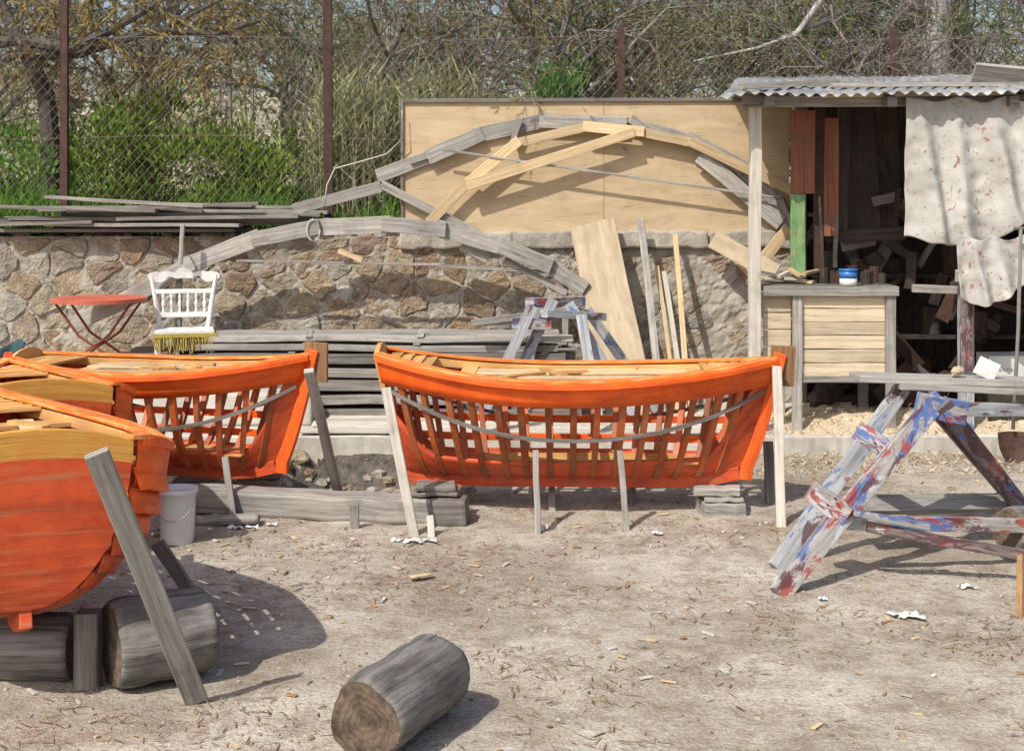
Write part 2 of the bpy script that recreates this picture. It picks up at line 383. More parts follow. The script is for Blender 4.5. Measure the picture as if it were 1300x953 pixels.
# ---------------------------------------------------------------- boat
def smooth(t): t=max(0,min(1,t)); return t*t*(3-2*t)
def boat(name,M,L=2.4,B=.5,bt=.2,depth=.67,rk0=.18,rk1=.2,sheer0=.1,sheer1=.1,clinker=False,nribs=14,crown=.06,trans_m=None,headboard=True,bowp=2.3):
    e=empty(name,M)
    def bb(s):
        if s<.42: return bt+(B-bt)*math.sin(math.pi/2*s/.42)**(.55 if clinker else 1)
        return max(.004,B*(1-((s-.42)/.58)**bowp))
    def zs(s): return depth+ (sheer0*((.45-s)/.45)**2 if s<.45 else sheer1*((s-.45)/.55)**2)
    def zk(s): return .02+.05*max(0,(s-.8)/.2)**2+ (.10*max(0,(.25-s)/.25)**1.5 if clinker else .02*max(0,(.2-s)/.2))
    def hp(s,t,side,off=0):
        th=max(0,t)*math.pi/2;b=bb(s)+off;k=zk(s);h=(1-math.cos(th))
        y=side*b*(math.sin(th)**.95 if clinker else (.55*math.sin(th)+.45*h**.8)); z_=k+(zs(s)-k)*h
        xk=rk0+s*(L-rk0-rk1); xs=s*L
        return Vector((xk+(xs-xk)*(h**.8),y,z_))
    NS=56
    pl=MB()
    for side in (1,-1):
        if not clinker:
            def t0(s): return .40+.6*smooth((s-.86)/.13)+.3*smooth((.1-s)/.1)
            pl.grid(lambda u,v:hp(u,v*t0(u),side),NS,10,1,.5,L,.5)
        else:
            ks=[0,.16,.28,.39,.49,.59,.69,.79,.88]
            for i in range(len(ks)-1):
                a,b=ks[i],ks[i+1]+.012
                pl.grid(lambda u,v:hp(u**1.6,a+(b-a)*v,side,.05*(1-v)+.002),NS,3,0 if i>4 else 1,U(.1,.95),L,.1)
        pl.grid(lambda u,v:hp(u**(1.6 if clinker else 1),.86+.14*v,side,.018),NS,3,0,.8 if not clinker else .6,L,.14)
    pl.obj('hull_planking',[ORANGE,ORED],parent=e,solid=.016,smooth=True)
    rb=MB()
    for i in range(nribs):
        s_=.05+.87*i/(nribs-1)+U(-.006,.006)
        for side in (1,-1):
            ps=[hp(s_,t,side,-.012) for t in lin(.05,.97,12)]
            cen=Vector((ps[5].x,0,zs(s_)))
            rb.sweep(ps,U(.032,.042),.036,[(q-cen).normalized() for q in ps],0)
    for t in (.5,.64):
        ps=[hp(s_,t,1,-.0) for s_ in lin(.02,.97,30)]
        rb.sweep(ps,.045,.012,[Vector((0,1,.0)) for q in ps],1)
    rb.obj('ribs',[RIB,ORANGE],parent=e,bevel=.003)
    bt_=MB()
    if not clinker:
        for side in (1,-1):
            ps=[hp(s_,.84-.22*math.sin(s_*math.pi)**.9,side,.022) for s_ in lin(.02,.985,36)]
            bt_.sweep(ps,.022,.014,[Vector((0,side,-.1))]*37,0)
        bt_.obj('ribband_batten',[DGREY],parent=e)
    rl=MB()
    for side in (1,-1):
        ps=[hp(s_,1,side,.03)+Vector((0,0,-.012)) for s_ in [q**1.4 for q in lin(0,1,44)]]
        rl.sweep(ps,.03,.032,Z,0,rnd=.8)
        ps=[hp(s_,1,side,-.022)+Vector((0,0,.012)) for s_ in [q**1.4*.992 for q in lin(0,1,44)]]
        rl.sweep(ps,.085,.018,Z,1,rnd=.7)
        ps=[hp(s_,1,side,-.055)+Vector((0,0,-.03)) for s_ in lin(.03,.9,40)]
        rl.sweep(ps,.022,.05,Z,2)
    rl.sweep([Vector((rk0-.02+(L-rk0-rk1)*q,0,zk(q)-.03)) for q in lin(0,1,12)],.045,.08,Z,3,rnd=.3)
    ps=[hp(.999,t,0)+Vector((.018,0,0)) for t in lin(.0,1,10)]; ps[0].z-=.07; ps.append(ps[-1]+Vector((.012,0,.04)))
    rl.sweep(ps,.045,.075,[Vector((1,0,-.2))]*len(ps),0,rnd=.5)
    rl.obj('rails_keel_and_stem',[ORANGE,CAP,OAK,ORED],parent=e,bevel=.004)
    tr=MB()
    sp=.91 if clinker else .74
    def trp(u,v):
        t=.02+.98*v; side=u*2-1; q=hp(0,t,1); return (q.x-.005,q.y*side*1.0,q.z+(crown*(1-side*side)*max(0,(v-.5)*2)**2))
    tr.grid(lambda u,v:trp(u,v*sp),14,10,0,.5,.2,.6); tr.grid(lambda u,v:trp(u,sp+v*(1-sp)),14,4,1,.5,.8,.2)
    tr.obj('transom',[ORED if clinker else ORANGE,trans_m or OAK],parent=e,solid=.03)
    dk=MB()
    for s_,w in ((.22,.1),(.40,.12),(.47,.05),(.60,.13),(.75,.1)):
        y=bb(s_)-.03; zz=zs(s_)-.045; x=s_*L
        dk.box((x,-y,zz),(x,y,zz),w,.022,Z,0)
    for s_ in lin(.035,.12,3)+lin(.83,.93,4):
        y=bb(s_)-.045; zz=zs(s_)-.008; x=s_*L
        if y>.03: dk.box((x,-y,zz),(x,y,zz),.07,.018,Z,0)
    for yy in (-.14,.1,.22):
        dk.box((.2*L,yy,zs(.3)-.025),(.78*L,yy*U(.8,1),zs(.7)-.022),.075,.016,Z,1)
    for i in range(4):
        x=L*U(.3,.65); dk.box((x,U(-.25,.25),zs(.5)+.002),(x+U(.1,.25),U(-.25,.25),zs(.5)+.004),.05,.02,Z,0)
    for yy in (-.1,0,.1): dk.box((.25*L,yy,.12),(.8*L,yy,.12),.08,.015,Z,0)
    dk.obj('thwarts_and_deck',[OAK,YEL],parent=e,bevel=.003)
    if headboard:
        hb=MB(); hb.box((L+.035,0.02,zs(1)-.16),(L+.045,0.0,zs(1)+.085),.15,.022,Y,0,0,1)
        hb.obj('stem_board',[BROWN],parent=e,bevel=.003)
    return e
KZ=.19
boat('wooden_boat',Matrix.Translation(Vector((-.80,8.6,KZ)))@Matrix.Rotation(math.radians(-2),4,'Z'),L=2.40,B=.52,bt=.20,depth=.635,nribs=15,sheer0=.125,sheer1=.09)
boat('wooden_boat',Matrix.Translation(Vector((-3.15,9.15,KZ)))@Matrix.Rotation(math.radians(-14),4,'Z'),L=1.96,B=.48,bt=.2,depth=.63,nribs=13,sheer0=.04,sheer1=.10)
ang=math.radians(115)
def nearboat(px,D,z): 
    p=G(px,D,z); return Matrix.Translation(p)@Matrix.Rotation(ang,4,'Z')
boat('wooden_boat',nearboat(36,5.08,.27),L=1.9,B=.60,bt=.37,depth=.60,rk0=.1,sheer0=.13,clinker=True,trans_m=YTR,crown=.06,bowp=1.7,headboard=False)
boat('wooden_boat',nearboat(50,7.1,.17),L=1.6,B=.52,bt=.36,depth=.64,rk0=.1,sheer0=.12,clinker=True,trans_m=YTR,crown=.05,bowp=1.8,headboard=False)
# ---------------------------------------------------------------- props, blocks
def plankobj(name,a,b,w,t,up,mat,bevel=.004,extra=()):
    m=MB(); m.box(a,b,w,t,up,0)
    for e in extra: m.box(*e)
    return m.obj(name,[mat],bevel=bevel)
P=[((490,492,8.0),(527,680,7.9),.055,.03,PALE),((680,572,8.2),(683,680,7.9),.035,.03,GREY),((787,572,8.2),(796,675,8.0),.035,.03,GREY),
   ((986,465,8.45),(992,670,8.1),.055,.03,PALE),((975,560,8.8),(978,640,8.72),.06,.04,DGREY),((699,600,8.75),(702,652,8.5),.04,.03,GREY),((801,600,8.8),(804,640,8.7),.04,.03,DGREY),
   ((392,470,8.5),(430,622,9.1),.06,.04,GREY),((286,580,8.4),(297,662,8.24),.04,.03,GREY),((546,655,7.95),(548,683,7.85),.04,.03,PALE),((450,640,8.1),(451,668,8.1),.05,.03,GREY)]
for a,b,w_,t_,m_ in P: plankobj('boat_prop',W(*a),W(*b)-Z*.02,w_,t_,Y,m_)
plankobj('boat_prop',W(122,574,4.84),G(250,5.30,0),.085,.03,Vector((.3,-1,0)),GREY)
plankobj('boat_prop',W(88,532,6.85),W(108,562,6.8),.05,.03,Y,GREY)
plankobj('boat_prop',W(200,690,6.2),G(262,6.4,0),.06,.03,Y,DGREY)
plankobj('boat_prop',W(22,510,6.9),W(24,552,6.9),.035,.03,Y,BROWN)
plankobj('boat_prop',W(112,775,5.45),G(112,5.45,0),.09,.08,Y,DGREY)
plankobj('boat_prop',W(60,790,5.6),G(60,5.6,0),.09,.08,Y,DGREY)
def stack(name,c,layers,mat=GREY):
    m=MB();z=0
    for (w,d,h) in layers:
        r=U(-.08,.08); ax=Vector((math.cos(r),math.sin(r),0)); c2=c+Vector((U(-.02,.02),U(-.02,.02),z+h/2))
        m.box(c2-ax*w/2,c2+ax*w/2,d,h-.003,Z,0,.006,5); z+=h
    return m.obj(name,[mat],bevel=.008)
stack('keel_block',G(557,8.30,.15),[(.28,.22,.03),(.23,.2,.035)],DGREY)
stack('keel_block',G(560,8.72,-.01),[(.28,.22,.1),(.23,.2,.06)],DGREY)
stack('keel_block',G(913,8.50,-.01),[(.25,.26,.09),(.22,.24,.03),(.28,.22,.05)],GREY)
stack('keel_block',G(330,8.95,-.01),[(.3,.28,.07),(.26,.22,.06),(.24,.2,.03)],DGREY)
stack('keel_block',G(250,9.0,-.01),[(.3,.28,.07),(.26,.22,.06)],DGREY)
m=MB(); m.box(G(236,8.5,.08),G(560,8.27,.06),.2,.15,Z,0,.01,10); m.box(G(545,8.22,.07),G(594,8.22,.07),.2,.15,Z,1,.01,4)
m.box(G(250,8.2,.01),G(330,8.2,.03),.1,.05,Z,0)
m.obj('timber_beam',[GREY,DGREY],bevel=.02)
# ---------------------------------------------------------------- logs
def log(name,a,b,r,m1=LOGBARK,capm=LOGEND,n=48):
    m=MB(); k=24; path=[a+(b-a)*(i/k) for i in range(k+1)]
    m.tube(path,[r*.92,r*.98]+[r*(1+.02*math.sin(i*.6)) for i in range(k-3)]+[r*.98,r*.92],n,0,True,wob=.12,capm=1); return m.obj(name,[m1,capm],quadsmooth=True)
log('cut_log',G(462,4.74,.13),G(556,5.22,.15),.145)
log('cut_log',G(140,5.46,.155),G(262,5.66,.16),.17)
log('cut_log',G(-60,5.6,.12),G(95,5.6,.12),.13)
log('cut_log',W(1278,672,7.3),W(1350,672,7.5),.115)
plankobj('wooden_stake',W(1296,700,7.0),W(1296,792,6.3),.03,.03,Y,BROWN)
m=MB(); c=G(225,7.75,0); prof=[(.085,.0),(.09,.01),(.098,.2),(.103,.27),(.112,.275),(.112,.3),(.103,.3),(.095,.26),(.085,.02)]
n=28
for (r,z) in prof:
    for k in range(n): m.v.append(c+Vector((r*math.cos(2*math.pi*k/n),r*math.sin(2*math.pi*k/n),z)))
for i in range(len(prof)-1):
    for k in range(n): m.face((i*n+k,i*n+(k+1)%n,(i+1)*n+(k+1)%n,(i+1)*n+k),[(0,0)]*4,0,.5)
m.face(tuple((len(prof)-1)*n+k for k in range(n)),[(0,0)]*n,0,.5)
m.tube([c+Vector((.113*math.cos(a),-.03-.1*abs(math.sin(a)),.27-.13*math.sin(a))) for a in lin(0,math.pi,14)],.003,5,1)
m.obj('plastic_bucket',[PLASTIC,METAL],quadsmooth=True)
# ---------------------------------------------------------------- arches & timber
def chordarch(name,pts,D,w,t,mat,lap=.04,dd=.0,extra=None):
    m=MB()
    for i in range(len(pts)-1):
        a=W(*pts[i],D+(dd if i%2 else 0));b=W(*pts[i+1],D+(dd if i%2 else 0)); d=(b-a).normalized()
        m.box(a-d*lap,b+d*lap,w*U(.93,1.05),t,Y,0)
    if extra: extra(m)
    return m.obj(name,mat if isinstance(mat,list) else [mat],bevel=.004)
def exA(m):
    D=12.02
    m.box(W(372,266,D),W(484,237,D),.10,.04,Y,0); m.box(W(484,234,D),W(612,300,D),.075,.03,Y,0)
    m.box(W(888,198,12.0),W(992,284,12.0),.13,.02,Y,0); m.box(W(560,190,11.945),W(992,252,11.945),.022,.015,Y,0)
    m.box(W(652,178,12.0),W(660,150,12.0),.05,.03,Y,0); m.box(W(800,150,12.0),W(820,165,12.0),.08,.03,Y,0)
    m.box(W(520,205,12.03),W(600,178,12.03),.06,.03,Y,0)
chordarch('curved_timber_frame',[(484,222),(548,198),(607,172),(690,154),(790,157),(875,178),(940,212),(985,255),(1002,292)],12.055,.125,.03,GREY,dd=-.032,extra=exA)
def exY(m):
    m.box(W(592,236,11.93),W(805,168,11.93),.085,.025,Y,0); m.box(W(968,330,11.75),W(1002,290,11.75),.1,.03,Y,0)
chordarch('pine_arch_frame',[(548,279),(598,229),(655,182),(746,161),(812,167),(880,182),(1002,240)],11.98,.085,.02,YEL,dd=-.022,extra=exY)
def exB(m):
    m.box(W(300,331,11.72),W(560,336,11.72),.022,.02,Y,0);m.box(W(556,337,11.72),W(705,346,11.72),.028,.02,Y,0)
    m.box(W(640,330,11.72),W(720,372,11.72),.06,.02,Y,0); m.box(W(585,312,11.75),W(620,328,11.75),.08,.02,Y,0)
    m.box(G(225,11.7,.13),W(228,330,11.72),.05,.04,Y,0)
    m.box(G(718,11.72,.13),W(718,350,11.75),.05,.04,Y,0)
    m.box(W(229,335,11.5),W(232,285,11.5),.035,.03,Y,0)
chordarch('curved_timber_frame',[(98,410),(172,374),(240,336),(325,303),(400,289),(490,285),(560,291),(640,314),(695,336),(738,364)],11.7,.135,.04,GREY,dd=-.045,extra=exB)
m=MB(); m.box(W(430,318,11.65),W(460,330,11.62),.04,.03,Y,0); m.obj('timber_offcut',[YEL])
m=MB(); a=W(512,131,12.08);b=W(1003,303,12.03)
m.box((a.x,12.09,(a.z+b.z)/2+.01),(a.x+1.72,12.09,(a.z+b.z)/2+.01),a.z-b.z,.018,Y,0,0,1,.6)
m.box((a.x+1.724,12.09,(a.z+b.z)/2+.02),(b.x,12.09,(a.z+b.z)/2+.02),a.z-b.z,.018,Y,0,0,1,.45)
m.box((a.x-.01,12.07,b.z),(a.x-.01,12.07,a.z+.02),.02,.03,Y,1,0,1); m.box((a.x,12.07,a.z+.02),(b.x,12.07,a.z+.035),.03,.03,Y,1,0,1)
m.obj('plywood_sheet',[PLY,DGREY])
plankobj('leaning_board',W(752,283,11.95),W(803,534,11.2),.40,.02,Vector((.1,1,.3)),PLY2)
plankobj('leaning_board',W(813,278,11.9),W(842,534,11.2),.06,.03,Y,GREY)
plankobj('leaning_board',W(857,298,11.95),W(876,534,11.2),.045,.03,Y,YEL)
plankobj('leaning_board',W(834,338,11.95),W(862,534,11.2),.035,.03,Y,YEL)
plankobj('leaning_board',W(843,345,11.85),W(872,534,11.15),.04,.03,Y,PALE)
plankobj('leaning_board',W(905,303,11.9),W(985,348,11.6),.16,.02,Y,PLY2)
# stack of beams
m=MB(); zz=.13
for i,h in enumerate([.11,.1,.12,.1,.11,.07,.06]):
    for yy in (11.25,11.45,11.65):
        x0=-3.0+U(-.15,.15)+(.4 if i>4 else 0);x1=.62+U(-.2,.15)-(.25 if i>4 else 0)
        m.box((x0,yy+U(-.02,.02),zz+h/2),(x1,yy+U(-.02,.02),zz+h/2+U(-.01,.01)),.17,h*.72,Z,1 if i in(0,2,4) else 0,.008,8)
    for x in (-2.6,-1.7,-.7,.2): m.box((x+U(-.1,.1),11.15,zz+h*.9),(x+U(-.1,.1),11.75,zz+h*.9),.06,h*.26,Z,0)
    zz+=h
m.obj('timber_stack',[GREY,DGREY],bevel=.006)
m=MB()
for i in range(26):
    lay=i//5; x0=-5.2+U(0,1.6)+lay*.15;x1=-1.9+U(-1.0,.45); y=WY+U(-.12,.34)
    m.box((x0,y,WT+.06+lay*.045+U(-.01,.01)),(x1,y+U(-.1,.1),WT+.06+lay*.04+U(-.01,.03)),U(.08,.16),.03,Z,0 if R()<.45 else 1)
for a,b in (((-20,262),(200,268)),((88,268),(330,258)),((60,250),(260,262)),((0,285),(120,282)),((150,278),(380,275))):
    m.box(W(*a,11.98),W(*b,11.95),.14,.03,Z,1 if R()<.6 else 0)
m.obj('plank_pile',[GREY,DGREY],bevel=.004)
m=MB(); pts=[(412,262),(415,235),(425,214),(455,206),(490,196),(512,176),(510,140)]
m.tube([W(a,b,12.0) for a,b in pts],.006,6,0)
m.tube([W(398+14*math.cos(t)*.6,292+14*math.sin(t),11.62) for t in lin(0,2*math.pi*.8,14)],.005,6,0)
m.obj('rope',[ROPE],smooth=True)
# ---------------------------------------------------------------- small trestle (behind boat)
m=MB(); D=10.75
for (a,b) in (((703,380,10.6),(628,535,10.55)),((722,385,10.7),(810,535,10.6)),((690,382,11.0),(655,520,11.2)),((745,392,11.0),(835,520,11.1)),((676,388,10.5),(610,534,10.4)),((738,400,10.6),(760,534,10.4))):
    m.box(W(*a),W(*b),.08,.045,Y,0)
m.box(W(672,384,10.55),W(738,382,10.9),.10,.07,Z,1); m.box(W(690,398,10.5),W(765,402,10.85),.1,.06,Z,0); m.box(W(650,410,10.5),W(700,412,10.5),.08,.03,Y,1)
m.box(W(655,465,10.5),W(812,468,10.5),.06,.03,Y,2); m.box(W(598,410,11.0),W(735,392,11.05),.05,.03,Y,2)
m.obj('sawhorse',[TREST4,TREST,GREY],bevel=.004)
# big trestle on right
m=MB()
m.box(W(1192,505,7.35),G(988,6.72,0),.095,.055,Vector((.3,-1,.3)),0)
m.box(W(1146,492,7.7),G(984,7.2,0),.085,.05,Vector((.3,-1,.3)),3)
m.box(W(1178,506,7.45),G(1300,8.5,.0),.09,.055,Y,2); m.box(W(1195,512,7.3),G(1325,7.9,0),.09,.05,Y,2)
m.box(W(1165,512,7.3),W(1225,524,7.35),.12,.06,Y,1)
m.box(W(1088,545,7.3),W(1140,580,7.25),.10,.09,Y,1); m.box(W(1028,622,6.98),W(1075,655,6.95),.11,.09,Y,0)
m.box(W(1052,662,7.0),W(1340,668,7.25),.07,.035,Y,0); m.box(W(1100,668,6.95),W(1340,712,6.95),.05,.035,Y,2); m.box(W(1090,640,7.45),W(1275,638,7.8),.13,.03,Z+Y*-.6,4)
m.box(W(1085,650,6.9),W(1180,668,6.95),.035,.03,Y,1)
m.box(W(1185,520,7.42),W(1330,520,7.7),.07,.05,Y,3)
for p in ((1110,562,7.2),(1050,640,6.9),(1060,632,6.9),(1195,518,7.27)):
    q=W(*p); m.tube([q,q+Vector((0,-.03,0))],.006,6,5)
m.obj('sawhorse',[TREST,TREST2,TREST3,TREST4,GREY,RUST],bevel=.006)
m=MB(); m.box(W(1085,478,7.7),W(1340,486,7.75),.22,.035,Z,0); m.box(W(1140,490,7.62),W(1340,498,7.6),.1,.03,Z,0)
m.rock(W(1215,471,7.7),.05,1); m.box(W(1240,462,7.7),W(1266,474,7.68),.02,.1,Z,2)
m.obj('trestle_plank',[GREY,SAWD,WHITE],bevel=.004)
# ---------------------------------------------------------------- chair
def chair(M):
    m=MB(); w=.21;h=.43
    for sx in (-1,1):
        m.tube([Vector((sx*w*.92,-.19,0)),Vector((sx*w,-.2,.2)),Vector((sx*w,-.19,h))],[.014,.02,.022],8,0)
        m.tube([Vector((sx*w*.85,.19,0)),Vector((sx*w*.9,.19,h)),Vector((sx*w*1.08,.23,.68)),Vector((sx*w*1.25,.27,.88))],[.015,.021,.019,.016],8,0)
        m.tube([Vector((sx*w*.95,-.19,.2)),Vector((sx*w*.9,.19,.2))],.011,6,0)
    for yy,zz in ((-.195,.24),(-.195,.15),(.19,.18)): m.tube([Vector((-w*.92,yy,zz)),Vector((w*.92,yy,zz))],.011,6,0)
    m.box((0,-.22,h+.005),(0,.2,h+.005),.46,.035,Z,0,0,2)
    top=[];wd=[]
    for u in lin(-1,1,24):
        top.append(Vector((u*.285,.265+.015*(1-u*u),.855+.03*math.cos(u*math.pi*.5)+.010*math.cos(u*14)))); wd.append(.06+.026*math.cos(u*9)+(.01 if abs(u)>.85 else 0))
    m.sweep(top,wd,.022,Y,0,rnd=.8)
    m.sweep([Vector((u*.24,.24,.745)) for u in lin(-1,1,6)],.035,.018,Y,0,rnd=.8)
    m.sweep([Vector((u*.225,.215,.555)) for u in lin(-1,1,6)],.04,.018,Y,0,rnd=.8)
    for i in range(6):
        x=-.165+.066*i; ps=[Vector((x,.216+.024*q,.56+.185*q)) for q in lin(0,1,8)]
        m.tube(ps,[.008,.012,.007,.013,.015,.008,.012,.008,.008],8,0,cap=False)
    for i in range(46):
        x=-.24+.48*i/45; l=U(.07,.16); y=-.235+U(-.01,.01)
        m.tube([Vector((x,y,h-.01)),Vector((x+U(-.01,.01),y-.005,h-l*.5)),Vector((x+U(-.02,.02),y,h-l))],.0045,4,1)
    m.box((-.25,-.238,h-.005),(.25,-.238,h-.005),.012,.03,Z,1,0,2)
    o=m.obj('white_chair',[WHITE,FRINGE],bevel=0); o.matrix_world=M
chair(Matrix.Translation(G(234,11.35,.38))@Matrix.Rotation(math.radians(14),4,'Z'))
m=MB(); c=G(126,11.3,.38);n=40;Rr=.375;H=.68
for z,r in ((H,Rr),(H+.03,Rr),(H+.034,Rr-.012)):
    for k in range(n): m.v.append(c+Vector((r*math.cos(2*math.pi*k/n),r*math.sin(2*math.pi*k/n),z)))
m.face(tuple(range(n))[::-1],[(0,0)]*n,0,.3)
for i in (0,1):
    for k in range(n): m.face((i*n+k,i*n+(k+1)%n,(i+1)*n+(k+1)%n,(i+1)*n+k),[(0,0)]*4,0,.5)
m.face(tuple(2*n+k for k in range(n)),[(k*.1,0) for k in range(n)],0,.8)
for yy in (-.17,.17):
    for sx in (-1,1):
        m.tube([c+Vector((sx*.3,yy,H)),c+Vector((sx*.12,yy*.9,.42)),c+Vector((-sx*.13,yy*.9,.25)),c+Vector((-sx*.25,yy,0))],.011,7,1)
for x in (-.24,.24): m.tube([c+Vector((x,-.17,.02)),c+Vector((x,.17,.02))],.009,6,1)
m.tube([c+Vector((0,-.17,.34)),c+Vector((0,.17,.34))],.009,6,1)
m.obj('round_table',[REDT,plain('red_rust',(.12,.03,.02),(.26,.07,.04),20)])
m=MB()
def cl(u,v):
    p=W(-40+75*u*(1-.2*v*v),436+75*v,9.6); return (p.x,p.y-.08*math.sin(v*3)-.04*math.sin(u*14+v*3),p.z+.03*math.sin(u*9))
m.grid(cl,24,16); m.obj('tarpaulin_cloth',[TEAL],smooth=True,solid=.006)
# ---------------------------------------------------------------- shed
sh=empty('timber_shed')
m=MB()
def post(x,y,z0,z1,w=.09,mi=0,t=None): m.box((x,y,z0),(x,y,z1),w,t or w,Y,mi,.006,6)
post(1.83,10.6,.13,2.62,.085,0); post(3.42,10.6,.13,2.6,.10,3); post(4.7,10.6,.13,2.62,.09,1)
post(2.45,11.93,.13,2.85,.09,4); post(4.7,11.9,.13,2.85,.09,1)
m.box(W(942,129,10.55),W(1320,127,10.55),.085,.05,Y,1); m.box(W(1045,121,10.49),W(1290,118,10.49),.035,.03,Y,2)
for x in (1.9,2.8,3.7,4.6): m.box((x,10.35,2.60),(x,12.2,2.84),.07,.08,Z,4)
m.box((1.9,11.93,2.82),(4.8,11.93,2.82),.06,.08,Z,4)
m.obj('frame',[PALE,GREY,YEL,TREST4,DGREY],parent=sh,bevel=.006)
m=MB()
def roof(u,v):
    xs=1.50+.5*v; x=xs+(4.96-xs)*u; y=10.28+2.05*v; return (x,y,2.665+.29*v+.014*math.sin(x*2*math.pi/.10)+.03*nz(x,y,1.5)+.012*nz(x,y,6)-.05*max(0,(.06-u)/.06)*(1-v))
m.grid(roof,420,10); m.obj('corrugated_roof',[METAL],parent=sh,smooth=True,solid=.004)
m=MB(); m.box(W(1236,92,10.9),W(1330,100,10.9),.16,.035,Y+Z*.8,0); m.box((1.7,10.45,2.72),(2.5,10.8,2.78),.06,.04,Z,0); m.box((2.4,10.6,2.74),(3.9,10.75,2.76),.05,.03,Z,0)
m.obj('roof_boards',[GREY],parent=sh)
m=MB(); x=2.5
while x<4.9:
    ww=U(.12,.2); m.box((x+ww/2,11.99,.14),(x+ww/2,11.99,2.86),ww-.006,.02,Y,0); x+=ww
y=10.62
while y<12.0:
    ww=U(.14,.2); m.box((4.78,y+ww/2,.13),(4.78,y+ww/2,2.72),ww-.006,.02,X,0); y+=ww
m.obj('light_block_boards',[BLACKW],parent=sh)  # boards added to block light behind the shed, coloured dark as interior shade
m=MB()
m.box(W(1019,140,10.85),W(1019,246,10.85),.19,.02,Y,0); m.box(W(1013,246,10.88),W(1013,352,10.85),.11,.05,Y,1)
m.box(W(1041,136,11.0),W(1039,345,11.0),.07,.05,Y,3); m.box(W(1072,130,11.1),W(1068,292,11.1),.09,.05,Y,2); m.box(W(1055,150,11.0),W(1054,300,11.0),.12,.03,Y,0)
m.box(W(1050,300,11.1),W(1150,296,11.1),.1,.03,Y,2); m.box(W(1085,262,11.6),W(1200,268,11.6),.16,.03,Y,4)
m.box(W(1090,135,11.3),W(1098,300,11.3),.25,.02,Y,2); m.box(W(1125,135,11.5),W(1125,300,11.5),.2,.02,Y,2)
m.obj('inner_boards',[REDBR,GREENP,BLACKW,RUST,BROWN],parent=sh,bevel=.004)
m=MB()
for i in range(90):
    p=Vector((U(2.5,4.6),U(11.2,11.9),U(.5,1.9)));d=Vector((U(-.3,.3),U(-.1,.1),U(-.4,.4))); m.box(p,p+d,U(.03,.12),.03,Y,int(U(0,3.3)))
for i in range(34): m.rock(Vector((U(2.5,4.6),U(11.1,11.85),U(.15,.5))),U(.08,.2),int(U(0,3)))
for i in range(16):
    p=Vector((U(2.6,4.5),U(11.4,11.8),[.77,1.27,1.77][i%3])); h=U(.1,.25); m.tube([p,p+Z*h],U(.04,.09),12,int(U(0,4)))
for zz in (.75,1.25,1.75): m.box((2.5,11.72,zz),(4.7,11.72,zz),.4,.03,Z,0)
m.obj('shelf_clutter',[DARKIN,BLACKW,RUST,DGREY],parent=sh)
def tarp(px0,px1,top,botf,D,name,amp=.05,ph=0):
    m=MB()
    def f(u,v):
        px=px0+(px1-px0)*u; yb=botf(u); p=W(px,top+(yb-top)*v,D)
        hang=0.0
        for c0,a0,w0 in ((.12,.7,.05),(.35,.5,.07),(.62,.9,.05),(.85,.6,.06)):
            cc=c0+a0*.25*(v-.2)+ph*.03; hang+=math.exp(-((u-cc)/w0)**2)*a0
        fold=amp*v**.5*(1.3*hang-.5+.35*math.sin(u*23+ph*2-v*2.2))+.03*nz(p.x,p.z,3,ph)+.012*nz(p.x,p.z,11,ph)
        return (p.x+.03*nz(p.z,u,3),p.y-fold-.03*v,p.z+.012*math.sin(u*20)*(1-v)-.02*abs(math.sin(u*9))*(1-v)+.02*nz(u,0,9,ph)*v)
    m.grid(f,110,70,0,.5); return m.obj(name,[TARP],parent=sh,smooth=True,solid=.004)
tarp(1150,1330,124,lambda u:300+14*math.sin(u*3.2)-45*max(0,u-.55)*2,10.42,'canvas_curtain',.075)
tarp(1217,1335,300,lambda u:366+22*math.sin(u*4+.5),10.36,'canvas_curtain_lower',.06,2)
m=MB(); D=10.62
a=W(968,366,D);b=W(1138,366,D); zt=a.z
m.box((a.x,11.0,zt),(b.x,11.0,zt),.8,.04,Z,2); m.box((a.x+.0,10.59,zt-.02),(b.x+.01,10.59,zt-.02),.03,.07,Z,0)
x0=W(1012,0,D).x;x1=W(1124,0,D).x; zb=W(0,478,D).z; k=6
for i in range(k):
    z0=zt-.05-(zt-.05-zb)*(i/k); z1=zt-.05-(zt-.05-zb)*((i+1)/k); m.box((x0,10.64,(z0+z1)/2),(x1,10.64,(z0+z1)/2),z0-z1-.006,.02,Y,1)
for xx in (x0-.0,x1+.04): m.box((xx,10.62,.13),(xx,10.62,zt-.03),.075,.04,Y,0)
for xx in (x0,x1): m.box((xx,11.3,.13),(xx,11.3,zt-.03),.075,.04,Y,0)
xl=W(970,0,D).x
for i in range(5):
    z0=zt-.06-i*.13; m.box((xl,10.66,z0-.06),(x0-.04,10.66,z0-.06),.122,.02,Y,1)
for i in range(5):
    z0=zt-.06-i*.13; m.box((x1+.08,10.66,z0-.06),(x1+.08,11.3,z0-.06),.02,.12,Z,1)
m.box((x0,10.63,zb-.02),(x1,10.63,zb-.02),.05,.03,Y,0)
m.obj('workbench',[GREY,BENCHW,DGREY],parent=sh,bevel=.004)
m=MB()
for i in range(9):
    p=W(U(975,1040),350,U(10.65,11.0)); p.z=zt+.04+i*.008; m.box(p,p+Vector((U(-.3,.3),U(.0,.3),U(0,.05))),.04,.02,Z,i%2)
m.box(W(1045,352,10.7),W(1040,250,10.8),.015,.015,Y,2); m.box(W(1060,340,10.8),W(1062,275,10.9),.03,.02,Y,2)
for i in range(9):
    p=W(U(1030,1132),355,U(10.8,11.1)); m.tube([Vector((p.x,p.y,zt+.02)),Vector((p.x,p.y,zt+U(.08,.16)))],U(.03,.05),10,2+(i%2))
m.obj('workbench_items',[YEL,PALE,DARKIN,RUST],parent=sh)
